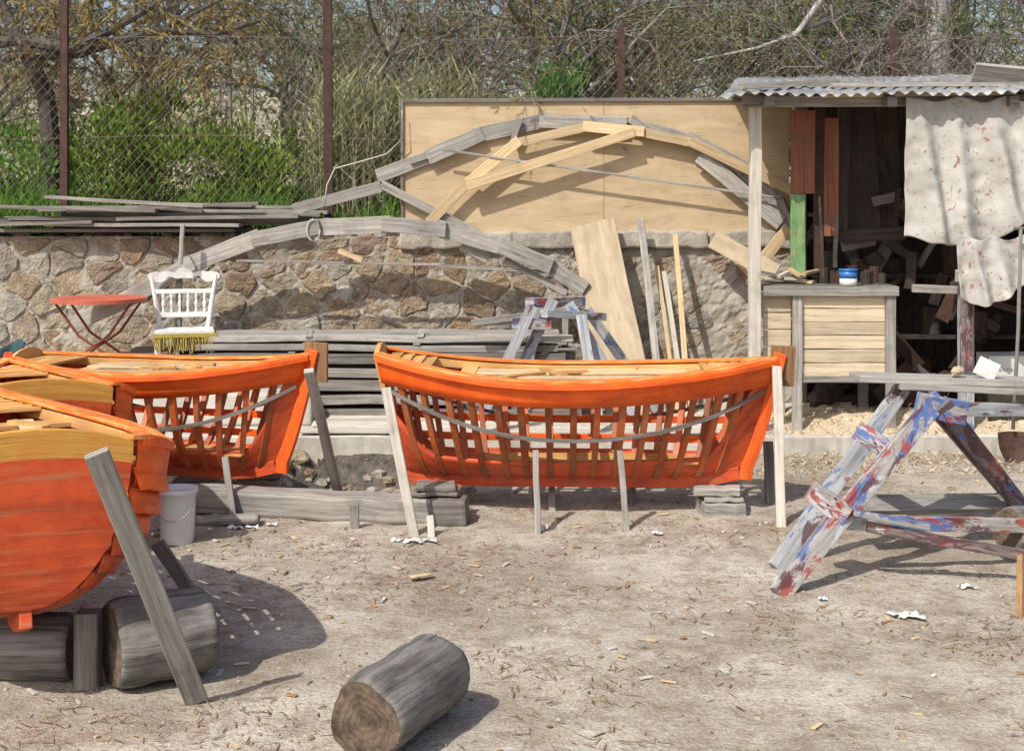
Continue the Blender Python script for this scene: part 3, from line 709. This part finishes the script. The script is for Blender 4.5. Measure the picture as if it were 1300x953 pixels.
m=MB(); c=W(1077,357,10.65);c.z=zt+.02
m.tube([c,c+Z*.055],.066,18,0,rnd=.5);m.tube([c+Z*.056,c+Z*.11],.068,18,1,rnd=.6);m.tube([c+Z*.111,c+Z*.125],.073,18,1,rnd=.6)
m.obj('paint_can',[PLASTIC,BLUE],quadsmooth=True)
m=MB(); m.box(W(1213,350,10.5),W(1330,352,10.5),.09,.03,Y,1); m.box(W(1227,372,10.5),W(1227,470,10.48),.09,.03,Y,0); m.box(W(1158,366,10.6),W(1215,368,10.6),.06,.04,Y,1)
m.obj('side_rails',[TREST3,GREY],parent=sh,bevel=.004)
m=MB(); a=W(1256,452,10.7);b=W(1330,492,10.7); m.box((a.x,10.85,(a.z+b.z)/2),(b.x,10.85,(a.z+b.z)/2),.3,a.z-b.z,Z,0,0,1); m.box((a.x,10.85,(.13+b.z)/2),(b.x,10.85,(.13+b.z)/2),.28,b.z-.13,Z,1,0,1)
for i in range(6): m.box((a.x+.04+i*.03,10.697,a.z-.1),(a.x+.055+i*.03,10.697,a.z-.1),.02,.002,Z,1,0,1)
m.obj('storage_box',[BOX,DARKIN],bevel=.01)
m=MB()
def saw(u,v):
    x=2.0+3.0*u;y=10.47+1.2*v; e=min(u,1-u)*6;e=min(1,e)*min(1,(v)*3.5)*min(1,(1-v)*6+.3)
    return (x,y,.125+e*(.10+.07*nz(x,y,2)+.05*nz(x,y,6,1)+.02*nz(x,y,20,2)))
m.grid(saw,150,60)
for i in range(1500):
    x=U(1.5,4.6);y=U(9.6,11.2);z=(saw((x-2)/3,(y-10.47)/1.2)[2] if y>10.5 and x>2.05 else (.135 if y>10.44 else gh(x,y)))+.006
    m.leaf(Vector((x,y,z)),Vector((U(-1,1),U(-1,1),U(.1,.6))).normalized(),U(.02,.05),.014)
m.obj('sawdust_pile',[SAWD],smooth=True)
m=MB(); a=W(1296,290,10.25);b=W(1286,545,10.1)
m.tube([a,(a+b)/2+Vector((.01,0,0)),b],.014,8,0)
m.tube([a+Vector((-.05,0,0)),a+Vector((.05,0,0))],.013,8,0)
def blade(u,v):
    w=.11*(1-.85*v**3); p=b+Vector((0,-.02*v,-.02-.24*v)); return (p.x+(u-.5)*2*w,p.y+.04*(1-(2*u-1)**2),p.z)
m.grid(blade,8,8,1); m.obj('shovel',[DGREY,RUST],smooth=True)
# ---------------------------------------------------------------- rubble, gravel, debris
m=MB()
for i in range(320):
    x=-1.05+random.gauss(0,.40);y=9.7+random.gauss(0,.34)
    if y>10.4: continue
    m.rock(Vector((x,y,gh(x,y)+.01)),U(.02,.075)*(1.6 if R()<.15 else 1),0 if R()<.6 else 1,.7)
def pit(u,v):
    x=-1.75+1.4*u;y=9.05+1.36*v; q=((u-.5)*2)**2+((v-.5)*2)**2
    return (x,y,gh(x,y)+(.012 if q<.95 else -.05)+.02*nz(x,y,9)*(q<.9))
m.grid(pit,50,50,2)
m.obj('stone_rubble',[STONE,MORTAR,SOIL])
m=MB()
for i in range(4200):
    x=U(-4.5,5);y=U(3,10.35)
    if nz(x,y,.9,44)+U(-.5,.5)<-.1: continue
    m.rock(Vector((x,y,gh(x,y)+.001)),U(.004,.014)*(2.4 if R()<.05 else 1),0 if R()<.6 else 1,.6)
for i in range(90):
    x=U(-2.5,-.3);y=U(7.6,9); m.rock(Vector((x,y,gh(x,y))),U(.012,.035),1,.6)
for i in range(50):
    x=U(2.0,5);y=U(8.6,10.3); m.rock(Vector((x,y,gh(x,y))),U(.012,.04),1,.6)
m.obj('gravel',[MORTAR,STONE])
m=MB()
for i in range(14000):
    while True:
        x=U(-4,5);y=U(3.2,10.3)
        if nz(x*.5,y*1.4,1.1,20)+.4*nz(x,y,4,8)>U(-.15,.4): break
    a=U(0,6.28); m.leaf(Vector((x,y,gh(x,y)+U(.003,.008))),Vector((math.cos(a),math.sin(a),U(-.05,.15))),U(.02,.08),U(.003,.008),0,side=Vector((-math.sin(a),math.cos(a),0)))
m.obj('straw_litter',[STRAW])
m=MB()
for i in range(420):
    x=U(-3.5,4.5);y=U(4,10.2);a=U(0,3); p=Vector((x,y,gh(x,y)+.006)); d=Vector((math.cos(a),math.sin(a),U(-.1,.1)))
    m.box(p,p+d*U(.015,.07),U(.008,.02),.005,Z,int(U(0,2.4)),0,1)
m.obj('wood_chips',[PALE,YEL,BROWN])
m=MB()
for (px,D,s_) in ((1150,6.3,.07),(520,7.7,.06),(505,7.75,.04),(545,7.72,.05),(300,8.1,.05),(320,8.1,.04),(345,8.15,.035),(1225,6.8,.04),(690,8.0,.03),(1045,6.6,.025),(835,7.9,.03)):
    c=G(px,D,gh(*G(px,D)[:2])+.008); o=U(0,9)
    def scrap(u,v,c=c,s_=s_,o=o):
        k=.7+.6*nz(u*2,v*2,1.3,o); return (c.x+(u-.5)*2.2*s_*k,c.y+(v-.5)*1.5*s_*k,c.z+.03*abs(nz(u*2,v*2,1,o))+.006*nz(u,v,5,o))
    m.grid(scrap,12,9,0)
c=G(520,7.0,.012); m.box(c,c+Vector((.11,.04,.01)),.05,.004,Z,1)
m.obj('paper_scraps',[PLASTIC,YEL],smooth=True)
# ---------------------------------------------------------------- fence
fe=empty('chain_link_fence'); m=MB()
FY=12.42; z0=1.55;z1=3.30;hh=z1-z0;x=-8.5
def wire(a,b,r=.003):
    d=(b-a).normalized(); s1=d.cross(Y).normalized()*r; s2=Y*r; b0=len(m.v)
    m.v+= [a+s1,a-s1*.5+s2,a-s1*.5-s2,b+s1,b-s1*.5+s2,b-s1*.5-s2]
    for k in range(3): m.face((b0+k,b0+(k+1)%3,b0+3+(k+1)%3,b0+3+k),[(0,0)]*4,0,.5)
while x<8.5:
    for sgn in (1,-1):
        n=4; prev=None
        for i in range(n+1):
            t=i/n; xx=x+sgn*hh*.9*t; q=Vector((xx,FY+.03*nz(xx,t*2,1.0),z0+hh*t))
            if prev is not None: wire(prev,q)
            prev=q
    x+=.088
for zz in (z0+.03,z0+hh*.5,z1):
    pr=None
    for xx in lin(-8.5,8.5,30):
        q=Vector((xx,FY+.01,zz+.02*math.sin(xx*1.7)))
        if pr is not None: wire(pr,q,.004)
        pr=q
m.obj('wire_mesh',[WIRE],parent=fe)
m=MB()
for px,top,w_ in ((82,-60,.065),(418,-40,.075),(790,35,.06),(1133,35,.07),(-260,-20,.06),(1500,20,.06)):
    a=W(px,280,12.36);a.z=1.4; b=W(px+U(-3,3),top,12.36); m.box(a,b,w_,w_*.6,Y,0); m.box(a+Vector((w_*.3,.02,0)),b+Vector((w_*.3,.02,0)),.012,w_,Y,0)
m.obj('fence_posts',[RUST],parent=fe)
# ---------------------------------------------------------------- hillside
def hz(x,y):
    z=1.42+.03*max(0,y-12.5)
    if y>19: z+=(min(y,60)-19)*.085
    return z+.25*nz(x,y,.25)*min(1,(y-12.4)/4)
m=MB(); hx=[-200,-80,-40]+lin(-25,25,60)+[40,80,200]; hy=[12.45]+lin(12.8,30,50)+[35,42,50,60,90]
for x in hx:
    for y in hy: m.v.append(Vector((x,y,hz(x,y))))
n=len(hy)
for i in range(len(hx)-1):
    for k in range(n-1):
        a=i*n+k; m.face((a,a+n,a+n+1,a+1),[(0,0)]*4,0,.5)
m.obj('hillside',[HILL],smooth=True)
# ---------------------------------------------------------------- vegetation
def rdir(d,ang):
    ax=d.cross(Vector((U(-1,1),U(-1,1),U(-1,1)))).normalized(); return (Matrix.Rotation(ang,3,ax)@d).normalized()
def tree_mesh(name,seed,H,r0,ch,leaf_l,leaf_w,nl,leafm,droop=.1,lean=(0,0),barkm=BARK):
    random.seed(seed); m=MB(); md=len(ch)
    def grow(p,d,L,r,dep):
        n=5 if dep<2 else 3; path=[p.copy()];rad=[r];cur=p.copy();dd=d.copy();dirs=[dd.copy()]
        for i in range(n):
            k=.30 if dep else .16
            dd=(dd+Vector((U(-k,k),U(-k,k),U(-k,k)-(droop if dep>=2 else -.03)))).normalized()
            cur=cur+dd*(L/n); path.append(cur.copy()); rad.append(max(.0025,r*(1-.65*(i+1)/n))); dirs.append(dd.copy())
        m.tube(path,rad,8 if dep==0 else (5 if dep<3 else 3),0,cap=False)
        if dep<md:
            for c in range(ch[dep]):
                i=random.randint(1 if dep else 2,n); nd=rdir(dirs[i],math.radians(U(25,75)))
                grow(path[i],nd,L*U(.5,.75) if dep else L*U(.45,.7),rad[i]*.6,dep+1)
        else:
            for c in range(nl):
                t=U(.1,1)*n; i=min(int(t),n-1); q=path[i].lerp(path[i+1],t-i); nd=rdir(dirs[i],math.radians(U(15,60))); nd.z-=droop; m.leaf(q,nd.normalized(),leaf_l*U(.6,1.3),leaf_w,1)
    grow(Vector((0,0,-.1)),Vector((lean[0],lean[1],1)).normalized(),H*.55,r0,0)
    me=m.obj(name,[barkm,leafm]); return me
t1=tree_mesh('tamarisk_tree',11,5.5,.10,[8,6,5,4],.075,.013,11,LEAF1,.18,(.25,-.05))
t2=tree_mesh('tamarisk_tree',23,5.2,.09,[8,6,5,4],.075,.013,10,LEAF1,.15,(-.3,0))
t3=tree_mesh('pine_tree',5,6.5,.14,[9,6,5,3],.10,.013,14,LEAF2,.02,(.05,0))
t4=tree_mesh('bare_tree',9,5,.08,[9,7,6,3],.05,.008,3,LEAF1,.05,(.2,.1))
random.seed(99)
def place(o,x,y,rz,s):
    o.location=(x,y,hz(x,y)-.1);o.rotation_euler=(0,0,rz);o.scale=(s,s,s)
def inst(src,name,x,y,rz,s):
    o=bpy.data.objects.new(name,src.data);sc.collection.objects.link(o);place(o,x,y,rz,s)
place(t1,-4.1,14.6,.4,1);place(t2,.6,14.3,1,1);place(t3,4.4,14.2,0,1);place(t4,-2.0,15.0,0,1)
for (s_,nm,x,y,r,k) in ((t2,'tamarisk_tree',-5.9,15.4,2.2,1.05),(t1,'tamarisk_tree',2.3,14.6,2.0,.9),(t2,'tamarisk_tree',3.4,16,4.0,1.0),
    (t3,'pine_tree',1.2,16.4,1.4,.8),(t4,'bare_tree',5.6,15.2,3,1),(t3,'pine_tree',-2.8,19,2,.8),(t3,'pine_tree',1.8,19.5,4,.8),(t3,'pine_tree',7.4,17.5,1,1),
    (t1,'tamarisk_tree',-7,18,5,1.1),(t3,'pine_tree',-.5,17,5.6,.75),(t1,'tamarisk_tree',6.6,14,1.2,.9),(t4,'bare_tree',3.2,13.6,5,.8)):
    inst(s_,nm,x,y,r,k)
m=MB()
ps=[W(1186,300,13.6),W(1190,150,13.5),W(1188,60,13.5),W(1192,-60,13.6),W(1180,-200,13.6)]; ps[0].z=1.4
m.tube(ps,[.16,.135,.13,.12,.10],14,0,wob=.15)
m.tube([W(1190,20,13.5),W(1110,-10,13.3),W(1040,30,13.0),W(990,48,12.9)],[.05,.04,.025,.01],7,0)
m.tube([W(1190,-40,13.5),W(1050,-10,12.95),W(1010,45,12.9),W(960,62,12.85),W(880,78,12.8)],[.045,.035,.028,.018,.006],7,0)
for i in range(60):
    a=W(U(980,1300),U(0,60),U(12.9,13.4))
    for k in range(14): m.leaf(a+Vector((U(-.1,.1),U(-.1,.1),U(-.1,.1))),Vector((U(-1,1),U(-1,1),U(-1,.4))).normalized(),.09,.012,1)
m.obj('pine_tree',[plain('pale_bark',(.24,.22,.20),(.50,.47,.43),10,.9,1,.03),LEAF2],smooth=True)
m=MB()
def limb(pts,D,r):
    m.tube([W(a,b,D+U(-.1,.1)) for a,b in pts],lin(r,r*.35,len(pts)-1),7,0)
ps=[W(62,300,13.4),W(66,200,13.3),W(58,120,13.3),W(30,60,13.2),W(-20,-40,13.3)];ps[0].z=1.4
m.tube(ps,[.11,.09,.085,.07,.05],10,0,wob=.2)
limb([(35,70),(100,68),(150,52),(205,38),(270,45),(335,25)],12.95,.055); limb([(-40,60),(20,50),(90,62),(140,40),(200,5)],12.9,.07); limb([(205,38),(240,20),(300,-10)],12.95,.03)
limb([(335,25),(390,60),(430,90)],12.9,.02); limb([(150,52),(190,85),(215,140)],12.9,.02)
for i in range(210):
    c=W(U(0,340),U(-20,95),U(12.6,13.4)); dd=Vector((U(-1,1),U(-.5,.5),U(-1,.1))).normalized()
    e=c+dd*U(.15,.4); m.tube([c,(c+e)/2+Vector((0,0,.03)),e],[.006,.004,.002],3,0,cap=False)
    if R()<.6:
        for k in range(30): q=c.lerp(e,R()); m.leaf(q,(dd+Vector((U(-.6,.6),U(-.6,.6),U(-.6,.2)))).normalized(),U(.05,.1),.012,1)
m.obj('tamarisk_tree',[plain('dark_bark',(.04,.033,.028),(.14,.12,.10),18,.9,1,.02),leafmat('ochre_leaf',(.24,.17,.06),(.46,.36,.16))])
m=MB()
for i in range(26000):
    x=U(-7,.2) if R()<.8 else U(0,6);y=12.5+ (R()**1.4)*3.2; c=nz(x,y,.8,30)
    h=(.30+.38*max(0,c+.4))*U(.5,1.3); p=Vector((x,y,hz(x,y)-.02)); d=Vector((U(-.5,.5),U(-.5,.5),1)).normalized()
    m.leaf(p,d,h,U(.008,.022),0)
m.obj('grass',[GRASSM])
def shrub(name,cx,cy,w,h,n,mat,ll=.06,lw=.03,base=None):
    m=MB(); zb=hz(cx,cy) if base is None else base; cl_=[(Vector((cx+random.gauss(0,w*.4),cy+random.gauss(0,w*.3),zb+U(.1,1)*h)),U(.12,.3)*w**.5) for _ in range(26)]
    for c,r in cl_: m.tube([Vector((cx+U(-.1,.1)*w,cy,hz(cx,cy))),Vector(((cx+c.x)/2,(cy+c.y)/2,(zb+c.z)/2+.1)),c],[.015,.01,.004],4,1,cap=False)
    for i in range(n):
        c,r=random.choice(cl_); v=Vector((random.gauss(0,1),random.gauss(0,1),random.gauss(0,.8)))*r*.55
        m.leaf(c+v,(v+Vector((0,0,.3))).normalized(),ll*U(.6,1.3),lw*U(.6,1.2),0)
    m.obj(name,[mat,BARK])
shrub('green_shrub',-3.6,13.6,1.1,1.35,6000,BUSHM); shrub('green_shrub',-5.0,14.0,1.3,1.0,4500,GRASSM); shrub('green_shrub',-2.5,13.4,.9,1.0,4500,BUSHM)
shrub('green_shrub',.42,12.9,.30,.40,1100,leafmat('young_pine_needle',(.07,.18,.04),(.18,.35,.09)),.10,.012,base=2.66)
shrub('green_shrub',2.6,14.2,1.4,1.3,4500,LEAF2,.07,.02); shrub('green_shrub',4.9,14,1.2,1.3,3500,LEAF2,.07,.02); shrub('green_shrub',-.9,14,1.0,1.0,3500,BUSHM)
m=MB()
for i in range(900):
    x=U(-1.9,-.3);y=U(13.0,14.0);p=Vector((x,y,hz(x,y)));h=U(.9,1.7);d=Vector((U(-.08,.08),U(-.08,.08),1)).normalized()
    m.leaf(p,d,h,.014,0)
    for k in range(4): m.leaf(p+d*h*U(.3,1),Vector((U(-.6,.6),U(-.6,.6),U(.2,1))).normalized(),U(.2,.4),.018,0)
m.obj('reed_bed',[REEDM])
m=MB(); cl_=[]
for i in range(380):
    x=U(-16,16);y=U(21,40); cl_.append((Vector((x,y,hz(x,y)+U(.1,3.0))),U(.4,1.1)))
for i in range(36000):
    c,r=random.choice(cl_); v=Vector((random.gauss(0,1),random.gauss(0,1),random.gauss(0,.7)))*r*.5
    m.leaf(c+v,Vector((U(-1,1),U(-1,1),U(-1,1))).normalized(),U(.1,.24),U(.03,.08),0)
for c,r in cl_[::4]: m.tube([Vector((c.x,c.y,hz(c.x,c.y)-.1)),c],[.06,.02],5,1,cap=False)
m.obj('distant_trees',[DISTM,BARK])
# ---------------------------------------------------------------- light
sun_dir=Vector((-.42,-.56,.78)).normalized()
L=bpy.data.lights.new('sun','SUN');L.energy=4.4;L.angle=math.radians(.6);L.color=(1,.96,.89)
lo=bpy.data.objects.new('sun',L);sc.collection.objects.link(lo);lo.rotation_euler=(-sun_dir).to_track_quat('-Z','Y').to_euler();lo.location=(-10,-8,15)
w=bpy.data.worlds.new('World');sc.world=w;w.use_nodes=True;nt=w.node_tree
sky=nt.nodes.new('ShaderNodeTexSky');sky.sky_type='NISHITA';sky.sun_disc=False
sky.sun_elevation=math.asin(sun_dir.z);sky.sun_rotation=math.atan2(sun_dir.x,sun_dir.y);sky.dust_density=3.0
bg=nt.nodes['Background'];bg.inputs['Strength'].default_value=.15;nt.links.new(sky.outputs['Color'],bg.inputs['Color'])
sc.view_settings.view_transform='Standard';sc.view_settings.look='None';sc.view_settings.exposure=0
cam=bpy.data.cameras.new('camera');co=bpy.data.objects.new('camera',cam);sc.collection.objects.link(co)
co.location=(0,0,CH);co.rotation_euler=(math.radians(90),0,0)
cam.sensor_width=36;cam.lens=36*F/1300;cam.shift_y=-226.5/1300;cam.clip_end=1500
sc.camera=co
